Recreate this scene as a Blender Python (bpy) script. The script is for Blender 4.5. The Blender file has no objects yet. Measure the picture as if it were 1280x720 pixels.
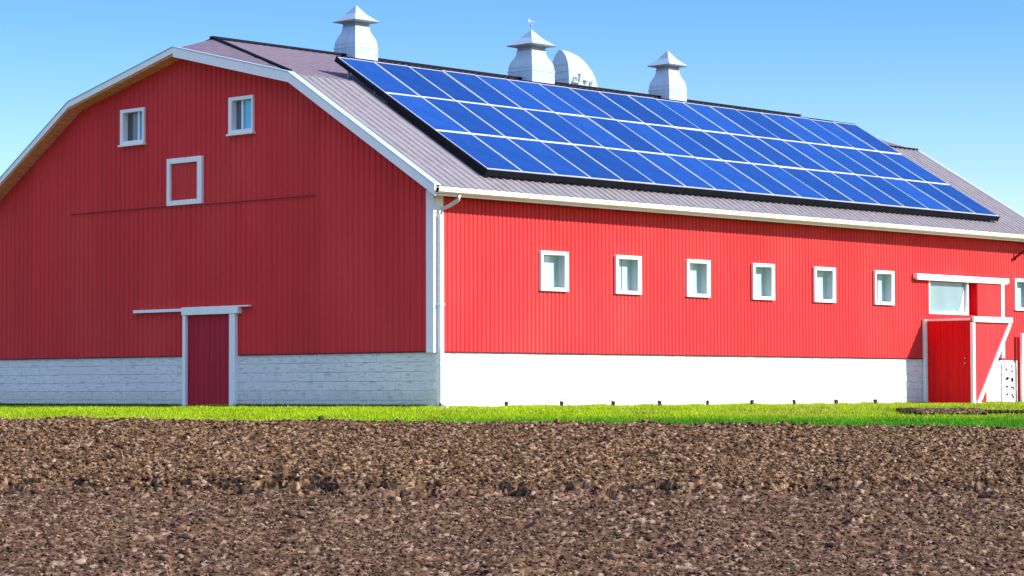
import bpy, math, random
import numpy as np
from mathutils import Vector

random.seed(7)
rng = np.random.default_rng(11)
scene = bpy.context.scene
COL = scene.collection
R = math.radians

# ------------------------------------------------------------------ helpers
def tag(o, label=None, cat=None, group=None, kind=None):
    if label: o['label'] = label
    if cat: o['category'] = cat
    if group: o['group'] = group
    if kind: o['kind'] = kind
    return o

def empty(name, loc, label, cat, group=None):
    o = bpy.data.objects.new(name, None)
    COL.objects.link(o)
    o.location = loc
    return tag(o, label, cat, group)

class MB:
    """collects polygons (with a material slot each) for one mesh object"""
    def __init__(self):
        self.v = []; self.f = []; self.m = []
    def poly(self, pts, m=0):
        b = len(self.v)
        self.v += [tuple(p) for p in pts]
        self.f.append(tuple(range(b, b + len(pts)))); self.m.append(m)
    def grid_faces(self, verts, faces, m=0):
        b = len(self.v)
        self.v += [tuple(p) for p in verts]
        for f in faces:
            self.f.append(tuple(b + i for i in f)); self.m.append(m)
    def box(self, x0, x1, y0, y1, z0, z1, m=0):
        x0, x1 = min(x0, x1), max(x0, x1); y0, y1 = min(y0, y1), max(y0, y1); z0, z1 = min(z0, z1), max(z0, z1)
        vs = [(x0,y0,z0),(x1,y0,z0),(x1,y1,z0),(x0,y1,z0),(x0,y0,z1),(x1,y0,z1),(x1,y1,z1),(x0,y1,z1)]
        self.grid_faces(vs, [(0,3,2,1),(4,5,6,7),(0,1,5,4),(1,2,6,5),(2,3,7,6),(3,0,4,7)], m)
    def hexa(self, a, b, m=0):
        """a, b: two matching loops, closed into a prism"""
        n = len(a)
        self.grid_faces(list(a) + list(b), [tuple(range(n))[::-1], tuple(range(n, 2*n))] +
                        [(i, (i+1) % n, n + (i+1) % n, n + i) for i in range(n)], m)
    def bar(self, p, q, w, h, up=(0,0,1), m=0):
        p = Vector(p); q = Vector(q); d = (q - p).normalized(); up = Vector(up)
        s = d.cross(up).normalized(); u = s.cross(d).normalized()
        c = [s*w/2 + u*h/2, -s*w/2 + u*h/2, -s*w/2 - u*h/2, s*w/2 - u*h/2]
        self.hexa([p + k for k in c], [q + k for k in c], m)
    def tube(self, pts, r, n=8, m=0):
        pts = [Vector(p) for p in pts]; rings = []
        for i, p in enumerate(pts):
            d = (pts[min(i+1, len(pts)-1)] - pts[max(i-1, 0)]).normalized()
            a = Vector((0,0,1)) if abs(d.z) < .9 else Vector((1,0,0))
            s = d.cross(a).normalized(); u = s.cross(d).normalized()
            rr = r[i] if isinstance(r, (list, tuple)) else r
            rings.append([p + s*math.cos(2*math.pi*k/n)*rr + u*math.sin(2*math.pi*k/n)*rr for k in range(n)])
        vs = [v for g in rings for v in g]; fs = []
        for i in range(len(pts)-1):
            for k in range(n):
                fs.append((i*n+k, i*n+(k+1) % n, (i+1)*n+(k+1) % n, (i+1)*n+k))
        fs.append(tuple(range(n))[::-1]); fs.append(tuple((len(pts)-1)*n + k for k in range(n)))
        self.grid_faces(vs, fs, m)
    def build(self, name, mats, parent=None, smooth=False, bevel=0, origin=None):
        me = bpy.data.meshes.new(name)
        vs = self.v
        if origin is not None:
            vs = [(v[0]-origin[0], v[1]-origin[1], v[2]-origin[2]) for v in vs]
        me.from_pydata(vs, [], self.f)
        if not isinstance(mats, (list, tuple)): mats = [mats]
        for m in mats: me.materials.append(m)
        me.polygons.foreach_set('material_index', self.m)
        if smooth: me.polygons.foreach_set('use_smooth', [True]*len(self.f))
        me.update()
        o = bpy.data.objects.new(name, me)
        COL.objects.link(o)
        if origin is not None: o.location = origin
        if parent: o.parent = parent
        if bevel:
            b = o.modifiers.new('bevel', 'BEVEL'); b.width = bevel; b.segments = 2; b.limit_method = 'ANGLE'
        return o

def np_mesh(name, verts, faces, mats, parent=None, smooth=False, color=None):
    """verts (n,3), faces (m,k) all of the same size"""
    me = bpy.data.meshes.new(name)
    verts = np.ascontiguousarray(verts, dtype=np.float32); faces = np.ascontiguousarray(faces, dtype=np.int32)
    k = faces.shape[1]
    me.vertices.add(len(verts)); me.vertices.foreach_set('co', verts.ravel())
    me.loops.add(faces.size); me.loops.foreach_set('vertex_index', faces.ravel())
    me.polygons.add(len(faces))
    me.polygons.foreach_set('loop_start', np.arange(len(faces), dtype=np.int32)*k)
    me.polygons.foreach_set('loop_total', np.full(len(faces), k, dtype=np.int32))
    if smooth: me.polygons.foreach_set('use_smooth', np.ones(len(faces), dtype=bool))
    for m in (mats if isinstance(mats, (list, tuple)) else [mats]): me.materials.append(m)
    if color is not None:
        a = me.color_attributes.new('tint', 'FLOAT_COLOR', 'POINT')
        a.data.foreach_set('color', np.ascontiguousarray(color, dtype=np.float32).ravel())
    me.update(); me.validate()
    o = bpy.data.objects.new(name, me); COL.objects.link(o)
    if parent: o.parent = parent
    return o

# ------------------------------------------------------------------ materials
class NT:
    def __init__(self, name):
        self.mat = bpy.data.materials.new(name); self.mat.use_nodes = True
        self.t = self.mat.node_tree; self.b = self.t.nodes['Principled BSDF']
    def n(self, kind, **kw):
        x = self.t.nodes.new(kind)
        for k, v in kw.items():
            if k in x.inputs: x.inputs[k].default_value = v
            else: setattr(x, k, v)
        return x
    def l(self, a, b): self.t.links.new(a, b)
    def coord(self, scale=(1,1,1)):
        tc = self.n('ShaderNodeTexCoord'); mp = self.n('ShaderNodeMapping'); mp.inputs['Scale'].default_value = scale
        self.l(tc.outputs['Object'], mp.inputs['Vector']); return mp.outputs['Vector']
    def noise(self, vec, scale, detail=4, rough=.55):
        x = self.n('ShaderNodeTexNoise'); x.inputs['Scale'].default_value = scale
        x.inputs['Detail'].default_value = detail; x.inputs['Roughness'].default_value = rough
        self.l(vec, x.inputs['Vector']); return x.outputs['Fac']
    def ramp(self, fac, stops):
        x = self.n('ShaderNodeValToRGB'); e = x.color_ramp.elements
        while len(e) < len(stops): e.new(.5)
        for i, (p, c) in enumerate(stops):
            e[i].position = p; e[i].color = (c[0], c[1], c[2], 1) if not isinstance(c, (int, float)) else (c, c, c, 1)
        self.l(fac, x.inputs['Fac']); return x.outputs['Color']
    def mix(self, a, b, fac, mode='MIX'):
        x = self.n('ShaderNodeMix', data_type='RGBA', blend_type=mode)
        for v, i in ((fac, 0), (a, 6), (b, 7)):
            if hasattr(v, 'links'): self.l(v, x.inputs[i])
            elif i == 0: x.inputs[0].default_value = v
            else: x.inputs[i].default_value = (v[0], v[1], v[2], 1)
        return x.outputs[2]
    def bump(self, h, strength=.3, dist=.01):
        x = self.n('ShaderNodeBump'); x.inputs['Strength'].default_value = strength; x.inputs['Distance'].default_value = dist
        self.l(h, x.inputs['Height']); self.l(x.outputs['Normal'], self.b.inputs['Normal'])
    def out(self, col, rough=.6, spec=.5, metal=0):
        if hasattr(col, 'links'): self.l(col, self.b.inputs['Base Color'])
        else: self.b.inputs['Base Color'].default_value = (col[0], col[1], col[2], 1)
        if hasattr(rough, 'links'): self.l(rough, self.b.inputs['Roughness'])
        else: self.b.inputs['Roughness'].default_value = rough
        self.b.inputs['Specular IOR Level'].default_value = spec
        self.b.inputs['Metallic'].default_value = metal
        return self.mat

def painted(name, c, var=.12, rough=.55, spec=.35, streak=(2.5, 2.5, .25), bump=.0):
    t = NT(name)
    a = t.noise(t.coord(streak), 2.2, 5)
    b = t.noise(t.coord((1,1,1)), 14, 4)
    lo = tuple(x*(1-var) for x in c); hi = tuple(min(1, x*(1+var)) for x in c)
    m = t.ramp(a, [(.3, lo), (.7, hi)])
    m2 = t.mix(m, tuple(x*.72 for x in c), t.ramp(b, [(.62, 0), (.85, .5)]))
    if bump: t.bump(b, bump, .01)
    return t.out(m2, rough, spec)

RED = (.68, .040, .044)
def red_mat():
    t = NT('red_ribbed_steel')
    tc = t.n('ShaderNodeTexCoord'); sp = t.n('ShaderNodeSeparateXYZ'); t.l(tc.outputs['Object'], sp.inputs[0])
    sm_ = t.n('ShaderNodeMath', operation='ADD'); t.l(sp.outputs['X'], sm_.inputs[0]); t.l(sp.outputs['Y'], sm_.inputs[1])
    dv = t.n('ShaderNodeMath', operation='DIVIDE'); t.l(sm_.outputs[0], dv.inputs[0]); dv.inputs[1].default_value = .92
    fl = t.n('ShaderNodeMath', operation='FLOOR'); t.l(dv.outputs[0], fl.inputs[0])
    wn = t.n('ShaderNodeTexWhiteNoise', noise_dimensions='1D'); t.l(fl.outputs[0], wn.inputs['W'])
    sheet = t.ramp(wn.outputs['Value'], [(0, .93), (1, 1.04)])
    a = t.noise(t.coord((3, 3, .22)), 2.4, 5)
    b = t.noise(t.coord((1, 1, 1)), 11, 5, .65)
    c = t.noise(t.coord((1, 1, .5)), .5, 3)
    m = t.ramp(a, [(.3, tuple(x*.88 for x in RED)), (.7, RED)])
    m = t.mix(m, sheet, 1.0, 'MULTIPLY')
    m = t.mix(m, (.78, .12, .10), t.ramp(c, [(.45, 0), (.8, .22)]))      # chalky fading
    m = t.mix(m, (.40, .05, .04), t.ramp(b, [(.60, 0), (.85, .5)]))
    t.bump(c, .1, .05)
    return t.out(m, .62, .12)
red_steel = red_mat()
red_wood = painted('red_door_boards', (.42, .010, .026), .14, .6, .2, (9, 9, .3))
red_bright = painted('bright_red_door_boards', (.72, .006, .010), .12, .6, .15, (9, 9, .3))
red_dark = painted('dark_red_trim', (.16, .012, .02), .1, .6, .2)
white = painted('white_trim_paint', (.85, .85, .85), .03, .5, .35)
cream = painted('cream_gutter', (.72, .66, .54), .06, .45, .4)
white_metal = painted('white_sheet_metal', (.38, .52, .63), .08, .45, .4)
dark_metal = painted('black_flashing', (.008, .009, .014), .2, .6, .08)
soffit_m = painted('bare_timber_soffit', (.80, .36, .24), .25, .7, .2, (1.5, 8, 8))
handle_m = NT('brass_handle').out((.5, .36, .16), .35, .5, 1)
grey_m = painted('weathered_louvre', (.34, .36, .40), .2, .6, .3)
stake_m = painted('dark_stake_wood', (.05, .04, .035), .3, .8, .2)
curtain_m = painted('pale_curtain_cloth', (.62, .74, .74), .10, .8, .2, (14, 14, .4))

def blocks_mat():
    t = NT('whitewashed_block')
    a = t.noise(t.coord((1.3, 1.3, 9)), 2.6, 6, .6)
    b = t.noise(t.coord((1, 1, 3.5)), 9, 5, .6)
    c = t.noise(t.coord((1, 1, 1)), .7, 3)
    base = t.ramp(c, [(.3, (.74, .74, .72)), (.7, (.82, .82, .80))])
    m = t.mix(base, (.40, .41, .42), t.ramp(a, [(.53, 0), (.66, .75)]))
    m = t.mix(m, (.22, .24, .27), t.ramp(b, [(.62, 0), (.70, .8)]))
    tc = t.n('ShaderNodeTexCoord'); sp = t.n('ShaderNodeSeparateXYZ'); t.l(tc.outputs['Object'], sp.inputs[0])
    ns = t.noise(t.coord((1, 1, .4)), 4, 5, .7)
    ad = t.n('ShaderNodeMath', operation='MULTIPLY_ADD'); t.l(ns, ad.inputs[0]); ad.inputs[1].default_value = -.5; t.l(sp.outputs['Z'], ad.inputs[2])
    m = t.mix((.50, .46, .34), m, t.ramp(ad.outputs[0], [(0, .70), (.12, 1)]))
    t.bump(t.noise(t.coord((1, 1, 2)), 22, 6, .7), .7, .02)
    return t.out(m, .85, .2)
block_m = blocks_mat()

def roof_mat():
    t = NT('lilac_roof_steel')
    a = t.noise(t.coord((2.2, .35, .35)), 3, 5)
    b = t.noise(t.coord((1, 1, 1)), 6, 5, .7)
    m = t.ramp(a, [(.3, (.205, .185, .20)), (.7, (.275, .245, .265))])
    m = t.mix(m, (.40, .37, .38), t.ramp(b, [(.5, 0), (.8, .55)]))
    t.bump(b, .15, .01)
    return t.out(m, .5, .45)
roof_m = roof_mat()

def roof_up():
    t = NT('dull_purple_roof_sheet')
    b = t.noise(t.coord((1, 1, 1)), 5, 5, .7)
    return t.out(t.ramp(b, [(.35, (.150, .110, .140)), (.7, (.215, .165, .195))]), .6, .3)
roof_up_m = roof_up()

def panel_mat():
    t = NT('solar_cell_glass')
    tc = t.n('ShaderNodeTexCoord'); oi = t.n('ShaderNodeObjectInfo')
    mp = t.n('ShaderNodeMapping'); t.l(tc.outputs['Object'], mp.inputs['Vector'])
    br = t.n('ShaderNodeTexBrick', offset=0.0, squash=1.0)
    br.inputs['Scale'].default_value = 1; br.inputs['Mortar Size'].default_value = .0035
    br.inputs['Brick Width'].default_value = .156; br.inputs['Row Height'].default_value = .156
    br.inputs['Color1'].default_value = (.010, .046, .21, 1); br.inputs['Color2'].default_value = (.012, .054, .24, 1)
    br.inputs['Mortar'].default_value = (.012, .075, .28, 1)
    t.l(mp.outputs['Vector'], br.inputs['Vector'])
    nz = t.noise(mp.outputs['Vector'], 1.7, 3)
    m = t.mix(br.outputs['Color'], (.022, .078, .29), t.ramp(nz, [(.35, 0), (.75, .55)]))
    hs = t.n('ShaderNodeHueSaturation'); mr = t.n('ShaderNodeMapRange')
    mr.inputs['To Min'].default_value = .78; mr.inputs['To Max'].default_value = 1.22
    t.l(oi.outputs['Random'], mr.inputs['Value']); t.l(mr.outputs['Result'], hs.inputs['Value']); t.l(m, hs.inputs['Color'])
    t.b.inputs['Coat Weight'].default_value = .0
    return t.out(hs.outputs['Color'], .10, .24)
panel_m = panel_mat()
alu_m = NT('pale_aluminium_frame').out((.62, .62, .68), .45, .5, 0)

def glass_mat(name, c, rough=.06):
    t = NT(name)
    a = t.noise(t.coord((1, 1, .5)), 2.2, 3)
    m = t.ramp(a, [(.35, tuple(x*.85 for x in c)), (.7, c)])
    t.bump(t.noise(t.coord((1,1,1)), 1.3, 2), .06, .05)
    return t.out(m, rough, .8)
reveal_m = painted('shaded_reveal_grey', (.34, .42, .42), .08, .7, .2)  # grey paints the shade on the right-hand window reveal
glass_pale = glass_mat('pale_window_glass', (.42, .60, .60))
glass_dark = glass_mat('dark_window_glass', (.10, .17, .18))
glass_brown = glass_mat('brown_window_glass', (.09, .08, .085))
glass_blue = glass_mat('blue_window_glass', (.10, .50, .72))
plastic_m = glass_mat('pale_plastic_sheet', (.20, .33, .36), .25)

FARV = .5   # used by the soil colours
def soil_mat(name='ploughed_soil', clod=False):
    t = NT(name)
    geo = t.n('ShaderNodeNewGeometry')
    tint = t.n('ShaderNodeVertexColor'); tint.layer_name = 'tint'
    sep = t.n('ShaderNodeSeparateColor'); t.l(tint.outputs['Color'], sep.inputs['Color'])
    n1 = t.noise(geo.outputs['Position'], 9, 6, .65)
    n2 = t.noise(geo.outputs['Position'], 1.1, 4)
    n3 = t.noise(geo.outputs['Position'], 40, 4, .7)
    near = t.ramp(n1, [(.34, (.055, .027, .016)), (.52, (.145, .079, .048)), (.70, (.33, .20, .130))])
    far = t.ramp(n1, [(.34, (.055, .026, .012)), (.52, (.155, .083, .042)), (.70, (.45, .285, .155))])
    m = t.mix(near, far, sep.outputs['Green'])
    m = t.mix(m, t.ramp(sep.outputs['Red'], [(0, .34), (.5, .95), (1, 1.0)]), 1.0, 'MULTIPLY')
    m = t.mix(m, (.46, .33, .24), t.ramp(sep.outputs['Red'], [(.80, 0), (1, .65)]))
    m = t.mix(m, (.022, .013, .010), t.ramp(sep.outputs['Blue'], [(.55, 0), (.95, .92)]))  # Blue: near-black painted shade in furrows; also the dark ends of the earth bed
    m = t.mix(m, (.10, .085, .03), t.ramp(n2, [(.55, 0), (.8, .35)]))
    t.bump(n3, .5, .02)
    return t.out(m, .9, .15)
soil_m = soil_mat()

def grass_mat():
    t = NT('grass_blades')
    tint = t.n('ShaderNodeVertexColor'); tint.layer_name = 'tint'
    m = tint.outputs['Color']
    t.out(m, .6, .2)
    tr = t.n('ShaderNodeBsdfTranslucent'); t.l(m, tr.inputs['Color'])
    ms = t.n('ShaderNodeMixShader'); ms.inputs[0].default_value = .35
    t.l(t.b.outputs[0], ms.inputs[1]); t.l(tr.outputs[0], ms.inputs[2])
    t.l(ms.outputs[0], t.t.nodes['Material Output'].inputs['Surface'])
    return t.mat
grass_m = grass_mat()

def ground_mat():
    t = NT('ground_soil_and_turf')
    geo = t.n('ShaderNodeNewGeometry')
    n1 = t.noise(geo.outputs['Position'], 3.5, 6, .65)
    n2 = t.noise(geo.outputs['Position'], .35, 3)
    soil = t.ramp(n1, [(.3, (.07, .040, .024)), (.5, (.17, .10, .062)), (.7, (.28, .18, .12))])
    turf = t.ramp(n1, [(.3, (.09, .20, .012)), (.7, (.20, .33, .02))])
    turf = t.mix(turf, (.30, .30, .07), t.ramp(n2, [(.5, 0), (.75, .6)]))
    tint = t.n('ShaderNodeVertexColor'); tint.layer_name = 'tint'
    sep = t.n('ShaderNodeSeparateColor'); t.l(tint.outputs['Color'], sep.inputs['Color'])
    t.bump(t.noise(geo.outputs['Position'], 9, 6, .75), 1.0, .12)
    return t.out(t.mix(soil, turf, sep.outputs['Red']), .9, .15)
ground_m = ground_mat()

# ------------------------------------------------------------------ camera frame (fitted) and terrain profile
CAM = Vector((-37.92, -38.18, .31)); YAW = R(43.37287); PITCH = R(2.407345); ROLL = R(-.13296)
Fh = np.array([math.cos(YAW), math.sin(YAW)]); Rh = np.array([math.sin(YAW), -math.cos(YAW)])
# the ploughed field runs parallel to a line through the yard; q = distance across it, l = distance along it
O2 = np.array([CAM.x, CAM.y])
def ql(x, y):
    dx = x - O2[0]; dy = y - O2[1]
    return dx*Fh[0] + dy*Fh[1], dx*Rh[0] + dy*Rh[1]
def xy(q, l):
    return O2[0] + q*Fh[0] + l*Rh[0], O2[1] + q*Fh[1] + l*Rh[1]
QE = 50.0
def zprof(q, l):
    q = np.asarray(q, float); l = np.asarray(l, float)
    ze = -.305 - .0118*np.clip(l, -18, 18)
    t = np.clip((q - QE)/3.2, 0, 1); t = t + .35*np.sin(np.pi*t)*(1-t)*.9
    grass = ze*(1 - np.clip(t, 0, 1))
    zb = ze - .0812*(QE - q) + .0118*np.clip(l, -18, 18)*np.clip((QE-q)/20, 0, 1)
    lowq = 27.0
    z27 = ze - .0812*(QE-lowq) + .0118*np.clip(l, -18, 18)
    tt = np.clip((lowq - q)/22, 0, 1); tt = tt*tt*(3-2*tt)
    z = np.where(q >= QE, grass, np.where(q >= lowq, zb, z27 + (-1.35 - z27)*tt))
    return z - .055

def vnoise(x, y, s, seed):
    """cheap smooth value noise"""
    x = x/s; y = y/s
    ix = np.floor(x).astype(np.int64); iy = np.floor(y).astype(np.int64)
    fx = x-ix; fy = y-iy; fx = fx*fx*(3-2*fx); fy = fy*fy*(3-2*fy)
    def h(a, b):
        n = (a*374761393 + b*668265263 + seed*982451653) & 0x7fffffff
        n = ((n ^ (n >> 13))*1274126177) & 0x7fffffff
        return ((n ^ (n >> 16)) & 0xffff)/65535.0
    return (h(ix,iy)*(1-fx) + h(ix+1,iy)*fx)*(1-fy) + (h(ix,iy+1)*(1-fx) + h(ix+1,iy+1)*fx)*fy

def worley(x, y, s, seed):
    """distance to nearest jittered cell point (in cell units) and that cell's random"""
    x = x/s; y = y/s
    ix = np.floor(x).astype(np.int64); iy = np.floor(y).astype(np.int64)
    best = np.full(x.shape, 9.0); rnd = np.zeros(x.shape)
    def h(a, b, k):
        n = (a*374761393 + b*668265263 + (seed*7+k)*982451653) & 0x7fffffff
        n = ((n ^ (n >> 13))*1274126177) & 0x7fffffff
        return ((n ^ (n >> 16)) & 0xffff)/65535.0
    for dx in (-1,0,1):
        for dy in (-1,0,1):
            a = ix+dx; b = iy+dy
            px = a + .1 + .8*h(a,b,1); py = b + .1 + .8*h(a,b,2)
            d = np.hypot(x-px, y-py); m = d < best
            best = np.where(m, d, best); rnd = np.where(m, h(a,b,3), rnd)
    return best, rnd

def edge_q(l):   # the ragged border between soil and grass
    return QE + .34*(vnoise(l, l*0, 1.7, 2)-.5) + .26*(vnoise(l, l*0, .7, 3)-.5) + .16*(vnoise(l, l*0, .21, 5)-.5)

# ---- the ground: one sheet to the horizon
qs = np.unique(np.concatenate([[-1500,-700,-300,-120,-60,-30,-15,-5], np.arange(0,27,1.5), np.arange(27,49.9,1), [49.9,50.02], np.arange(50.2,54,.2), [55,57,60,65,72,80,95,130,200,400,900,2000]]))
ls = np.unique(np.concatenate([[-1500,-700,-300,-120,-60,-35], np.arange(-24,25,1.0), [35,60,120,300,700,1500]]))
Q, Lg = np.meshgrid(qs, ls, indexing='ij')
Z = zprof(Q, Lg)
Z = Z - np.where((Q < 49.95) & (Q > 28.2) & (np.abs(Lg) < 16.1), .22, 0)
X, Y = xy(Q, Lg)
nq, nl = Q.shape
idx = np.arange(nq*nl).reshape(nq, nl)
faces = np.stack([idx[:-1,:-1], idx[:-1,1:], idx[1:,1:], idx[1:,:-1]], -1).reshape(-1, 4)
colr = np.zeros((nq*nl, 4)); colr[:,0] = (Q.ravel() > 50.0); colr[:,3] = 1
ground = np_mesh('ground', np.stack([X.ravel(), Y.ravel(), Z.ravel()], 1), faces, ground_m, smooth=True, color=colr)
tag(ground, kind='structure')

# ---- the ploughed field: fine relief of broken soil
st = .028
qf = np.arange(26.6, 50.5, st); lf = np.arange(-17.2, 17.2, st)
Q, Lg = np.meshgrid(qf, lf, indexing='ij')
base = zprof(np.minimum(Q, QE), Lg)
# warp coordinates so that the lumps are not on any grid
wx = Lg + .05*(vnoise(Q, Lg, .13, 21)-.5); wy = Q + .05*(vnoise(Q, Lg, .13, 22)-.5)
fq = 39.0 + .03*Lg*.6 + .7*(vnoise(Lg, Lg*0, 3.1, 9)-.5) + .25*(vnoise(Lg, Lg*0, .8, 10)-.5)    # the broken furrow across the slope
fq2 = fq - .75
def scarp(qq, hh, dec, sd, thr):
    amp = np.clip((vnoise(Lg, Q*0, .62, sd) - thr)/(.75-thr), 0, 1)**.6
    up = np.clip((Q-qq)/.07, 0, 1)
    return hh*amp*up*np.exp(-np.clip(Q-qq, 0, 9)/dec), amp*np.exp(-((Q-qq-.05)/.30)**2)
sc1, dk1 = scarp(fq, .075, 1.1, 31, .15)
sc2, dk2 = scarp(fq2, .06, .6, 33, .48)
sc3, dk3 = scarp(fq - 4.2, .03, .5, 35, .50)
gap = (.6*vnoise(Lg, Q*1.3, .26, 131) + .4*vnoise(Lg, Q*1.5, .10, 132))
fur = np.maximum((dk1 > .12)*(gap > .50), np.maximum((dk2 > .25)*(gap > .54), (dk3 > .4)*(gap > .60))).astype(float)  # broken gaps along the furrow, sunk and painted near-black as shade
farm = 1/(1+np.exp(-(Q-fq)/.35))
d1, r1 = worley(wx, wy, .14, 41); d2, r2 = worley(wx, wy, .070, 43)
lump = np.clip(1-d1*1.15, 0, 1)*(.35+.65*r1)
lump2 = np.clip(1-d2*1.1, 0, 1)*(.3+.7*r2)
h = lump**.7*(.036+.028*farm) + lump2**.8*(.034+.010*farm) + .05*(vnoise(Q, Lg, .9, 51)-.5) + .05*(vnoise(Q, Lg*.35, .38, 52)-.5)
rowp = Q + .55*(vnoise(Lg, Q, 2.6, 91)-.5) + .22*(vnoise(Lg, Q, .7, 92)-.5)
row = np.sin(2*np.pi*rowp/.66)
rowa = .022 + .055*vnoise(Lg, Q*.4, .9, 93)
h = h + rowa*row - .13*fur + sc1 + sc2 + sc3 + .05*np.exp(-((Q-fq-.42)/.3)**2)*(.4+vnoise(Lg, Q*0, .7, 61))
edge = edge_q(Lg)
fade = np.clip((edge - Q)/.25 + .3, -1, 1)
Zf = base + h*np.clip(fade, 0, 1) - np.where(Q > edge, .10, 0)
Zf = Zf - .02
bd = np.clip(np.minimum(np.minimum(17.2-np.abs(Lg), 99), Q-26.6)/.9, 0, 1)
Zf = base + (Zf-base)*bd - .03*(1-bd)
X, Y = xy(Q, Lg)
nq, nl = Q.shape
idx = np.arange(nq*nl).reshape(nq, nl)
faces = np.stack([idx[:-1,:-1], idx[:-1,1:], idx[1:,1:], idx[1:,:-1]], -1).reshape(-1, 4)
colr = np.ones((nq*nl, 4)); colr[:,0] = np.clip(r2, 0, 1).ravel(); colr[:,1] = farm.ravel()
colr[:,2] = np.clip(np.maximum(1.25*fur, .80*(row < -.45)*(vnoise(Lg, Q, .6, 95) > .40)), 0, 1).ravel()  # Blue holds the shade painted into furrow gaps and row troughs
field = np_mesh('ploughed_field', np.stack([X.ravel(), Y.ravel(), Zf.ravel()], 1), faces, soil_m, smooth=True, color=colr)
tag(field, kind='structure')

# ---- loose clods lying on it
def ico(sub):
    import bmesh
    bm = bmesh.new(); bmesh.ops.create_icosphere(bm, subdivisions=sub, radius=1)
    v = np.array([x.co[:] for x in bm.verts]); bm.faces.ensure_lookup_table()
    f = np.array([[q.index for q in x.verts] for x in bm.faces]); bm.free(); return v, f
iv, if_ = ico(1)
iv2, if2 = ico(2)
def clods(q, l, z, r, farv, dark=None, light=None, sub=1):
    V, F = (iv, if_) if sub == 1 else (iv2, if2)
    n = len(q); x, y = xy(q, l)
    ang = rng.uniform(0, 6.283, n); ca, sa = np.cos(ang), np.sin(ang)
    sc = r[:,None]*np.stack([rng.uniform(.75,1.5,n), rng.uniform(.7,1.2,n), rng.uniform(.45,.95,n)], 1)
    P = V[None]*(1 + .62*(rng.random((n, len(V), 1))-.5))*sc[:,None,:]
    Px = P[...,0]*ca[:,None] - P[...,1]*sa[:,None]; Py = P[...,0]*sa[:,None] + P[...,1]*ca[:,None]
    P = np.stack([Px + x[:,None], Py + y[:,None], P[...,2] + z[:,None]], -1).reshape(-1, 3)
    Fa = (F[None] + (np.arange(n)*len(V))[:,None,None]).reshape(-1, 3)
    c = np.ones((n, len(V), 4)); c[...,0] = (rng.random(n)**1.5 if light is None else light)[:,None]
    c[...,1] = farv[:,None]; c[...,2] = 0 if dark is None else dark[:,None]
    return P, Fa, c.reshape(-1, 4)
def merge(parts):
    V = []; F = []; C = []; b = 0
    for v, f, c in parts:
        V.append(v); F.append(f+b); C.append(c); b += len(v)
    return np.concatenate(V), np.concatenate(F), np.concatenate(C)
def zfield(q, l):
    i = np.clip(((q-qf[0])/st).round().astype(int), 0, len(qf)-1); j = np.clip(((l-lf[0])/st).round().astype(int), 0, len(lf)-1)
    return Zf[i, j]
def far_of(q, l):
    f = 39.15 + .03*l*.6
    return 1/(1+np.exp(-(q-f)/.35))
parts = []
n = 135000
q = rng.uniform(28.8, 50.0, n); l = rng.uniform(-1, 1, n)*(q*.225+2.4)
r = .014 + .022*rng.random(n)**2.2; fv = far_of(q, l); r *= (.9+.25*fv)
def painted_shade(q, l):  # looks up the painted furrow shade at a spot
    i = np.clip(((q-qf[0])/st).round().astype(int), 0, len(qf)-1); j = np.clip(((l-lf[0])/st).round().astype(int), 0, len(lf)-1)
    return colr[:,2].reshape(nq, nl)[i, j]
k_ = (painted_shade(q, l) < .5) | (rng.random(n) < .22); q, l, r, fv = q[k_], l[k_], r[k_], fv[k_]
parts.append(clods(q, l, zfield(q, l) + r*.15, r, fv))
n = 700
q = rng.uniform(28.8, 50.0, n); l = rng.uniform(-1, 1, n)*(q*.225+1.6); r = rng.uniform(.045, .07, n)
parts.append(clods(q, l, zfield(q, l) + r*.05, r, far_of(q, l), sub=2))
n = 900    # coarser lumps along the furrow
l = rng.uniform(-13, 13, n); q = 39.15 + .018*l + .7*(vnoise(l, l*0, 3.1, 9)-.5) + rng.normal(.28, .22, n); r = rng.uniform(.026, .055, n)
k_ = (painted_shade(q, l) < .5) | (rng.random(n) < .15); q, l, r = q[k_], l[k_], r[k_]; n = len(q)
parts.append(clods(q, l, zfield(q, l) + r*.15, r, np.ones(n), sub=2))
n = 5000   # crumbly lip at the grass edge
l = rng.uniform(-14, 14, n); q = edge_q(l) - np.abs(rng.normal(0, .10, n)) + .02; r = rng.uniform(.018, .045, n)
parts.append(clods(q, l, zprof(np.minimum(q, QE), l) + r*.2 + .02, r, np.ones(n), light=np.clip(rng.normal(.8,.2,n),0,1)))
V, F, Cc = merge(parts)
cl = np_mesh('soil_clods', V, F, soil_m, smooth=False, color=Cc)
tag(cl, 'loose brown clods of broken soil covering the ploughed field', 'soil', kind='stuff')

# ---- narrow bed of bare earth in the grass before the porch
lb0 = 8.15
def bed_center(l): return 51.95 - .02*(l-8.2)
n = 3800
l = rng.uniform(lb0, 15, n); half = np.where(l < 9.9, .42, .07)
l = np.where((l > 9.9) & (rng.random(n) < .6), rng.uniform(lb0, 9.9, n), l); half = np.where(l < 9.9, .42, .06)
q = bed_center(l) - np.where(l > 9.9, .18, 0) + rng.uniform(-1, 1, n)*half; r = rng.uniform(.02, .055, n)
z = zprof(q, l) + .045 + .02*np.exp(-((q-bed_center(l))/.3)**2) 
dk = np.where(l < lb0+.35, .9, np.where(l > 9.9, .8, .15))
V, F, Cc = clods(q, l, z, r, np.full(n, .3), dark=dk)
bed = np_mesh('earth_bed', V, F, soil_m, color=Cc)
tag(bed, 'narrow strip of bare dark earth in the grass in front of the porch', 'soil', kind='stuff')

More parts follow.
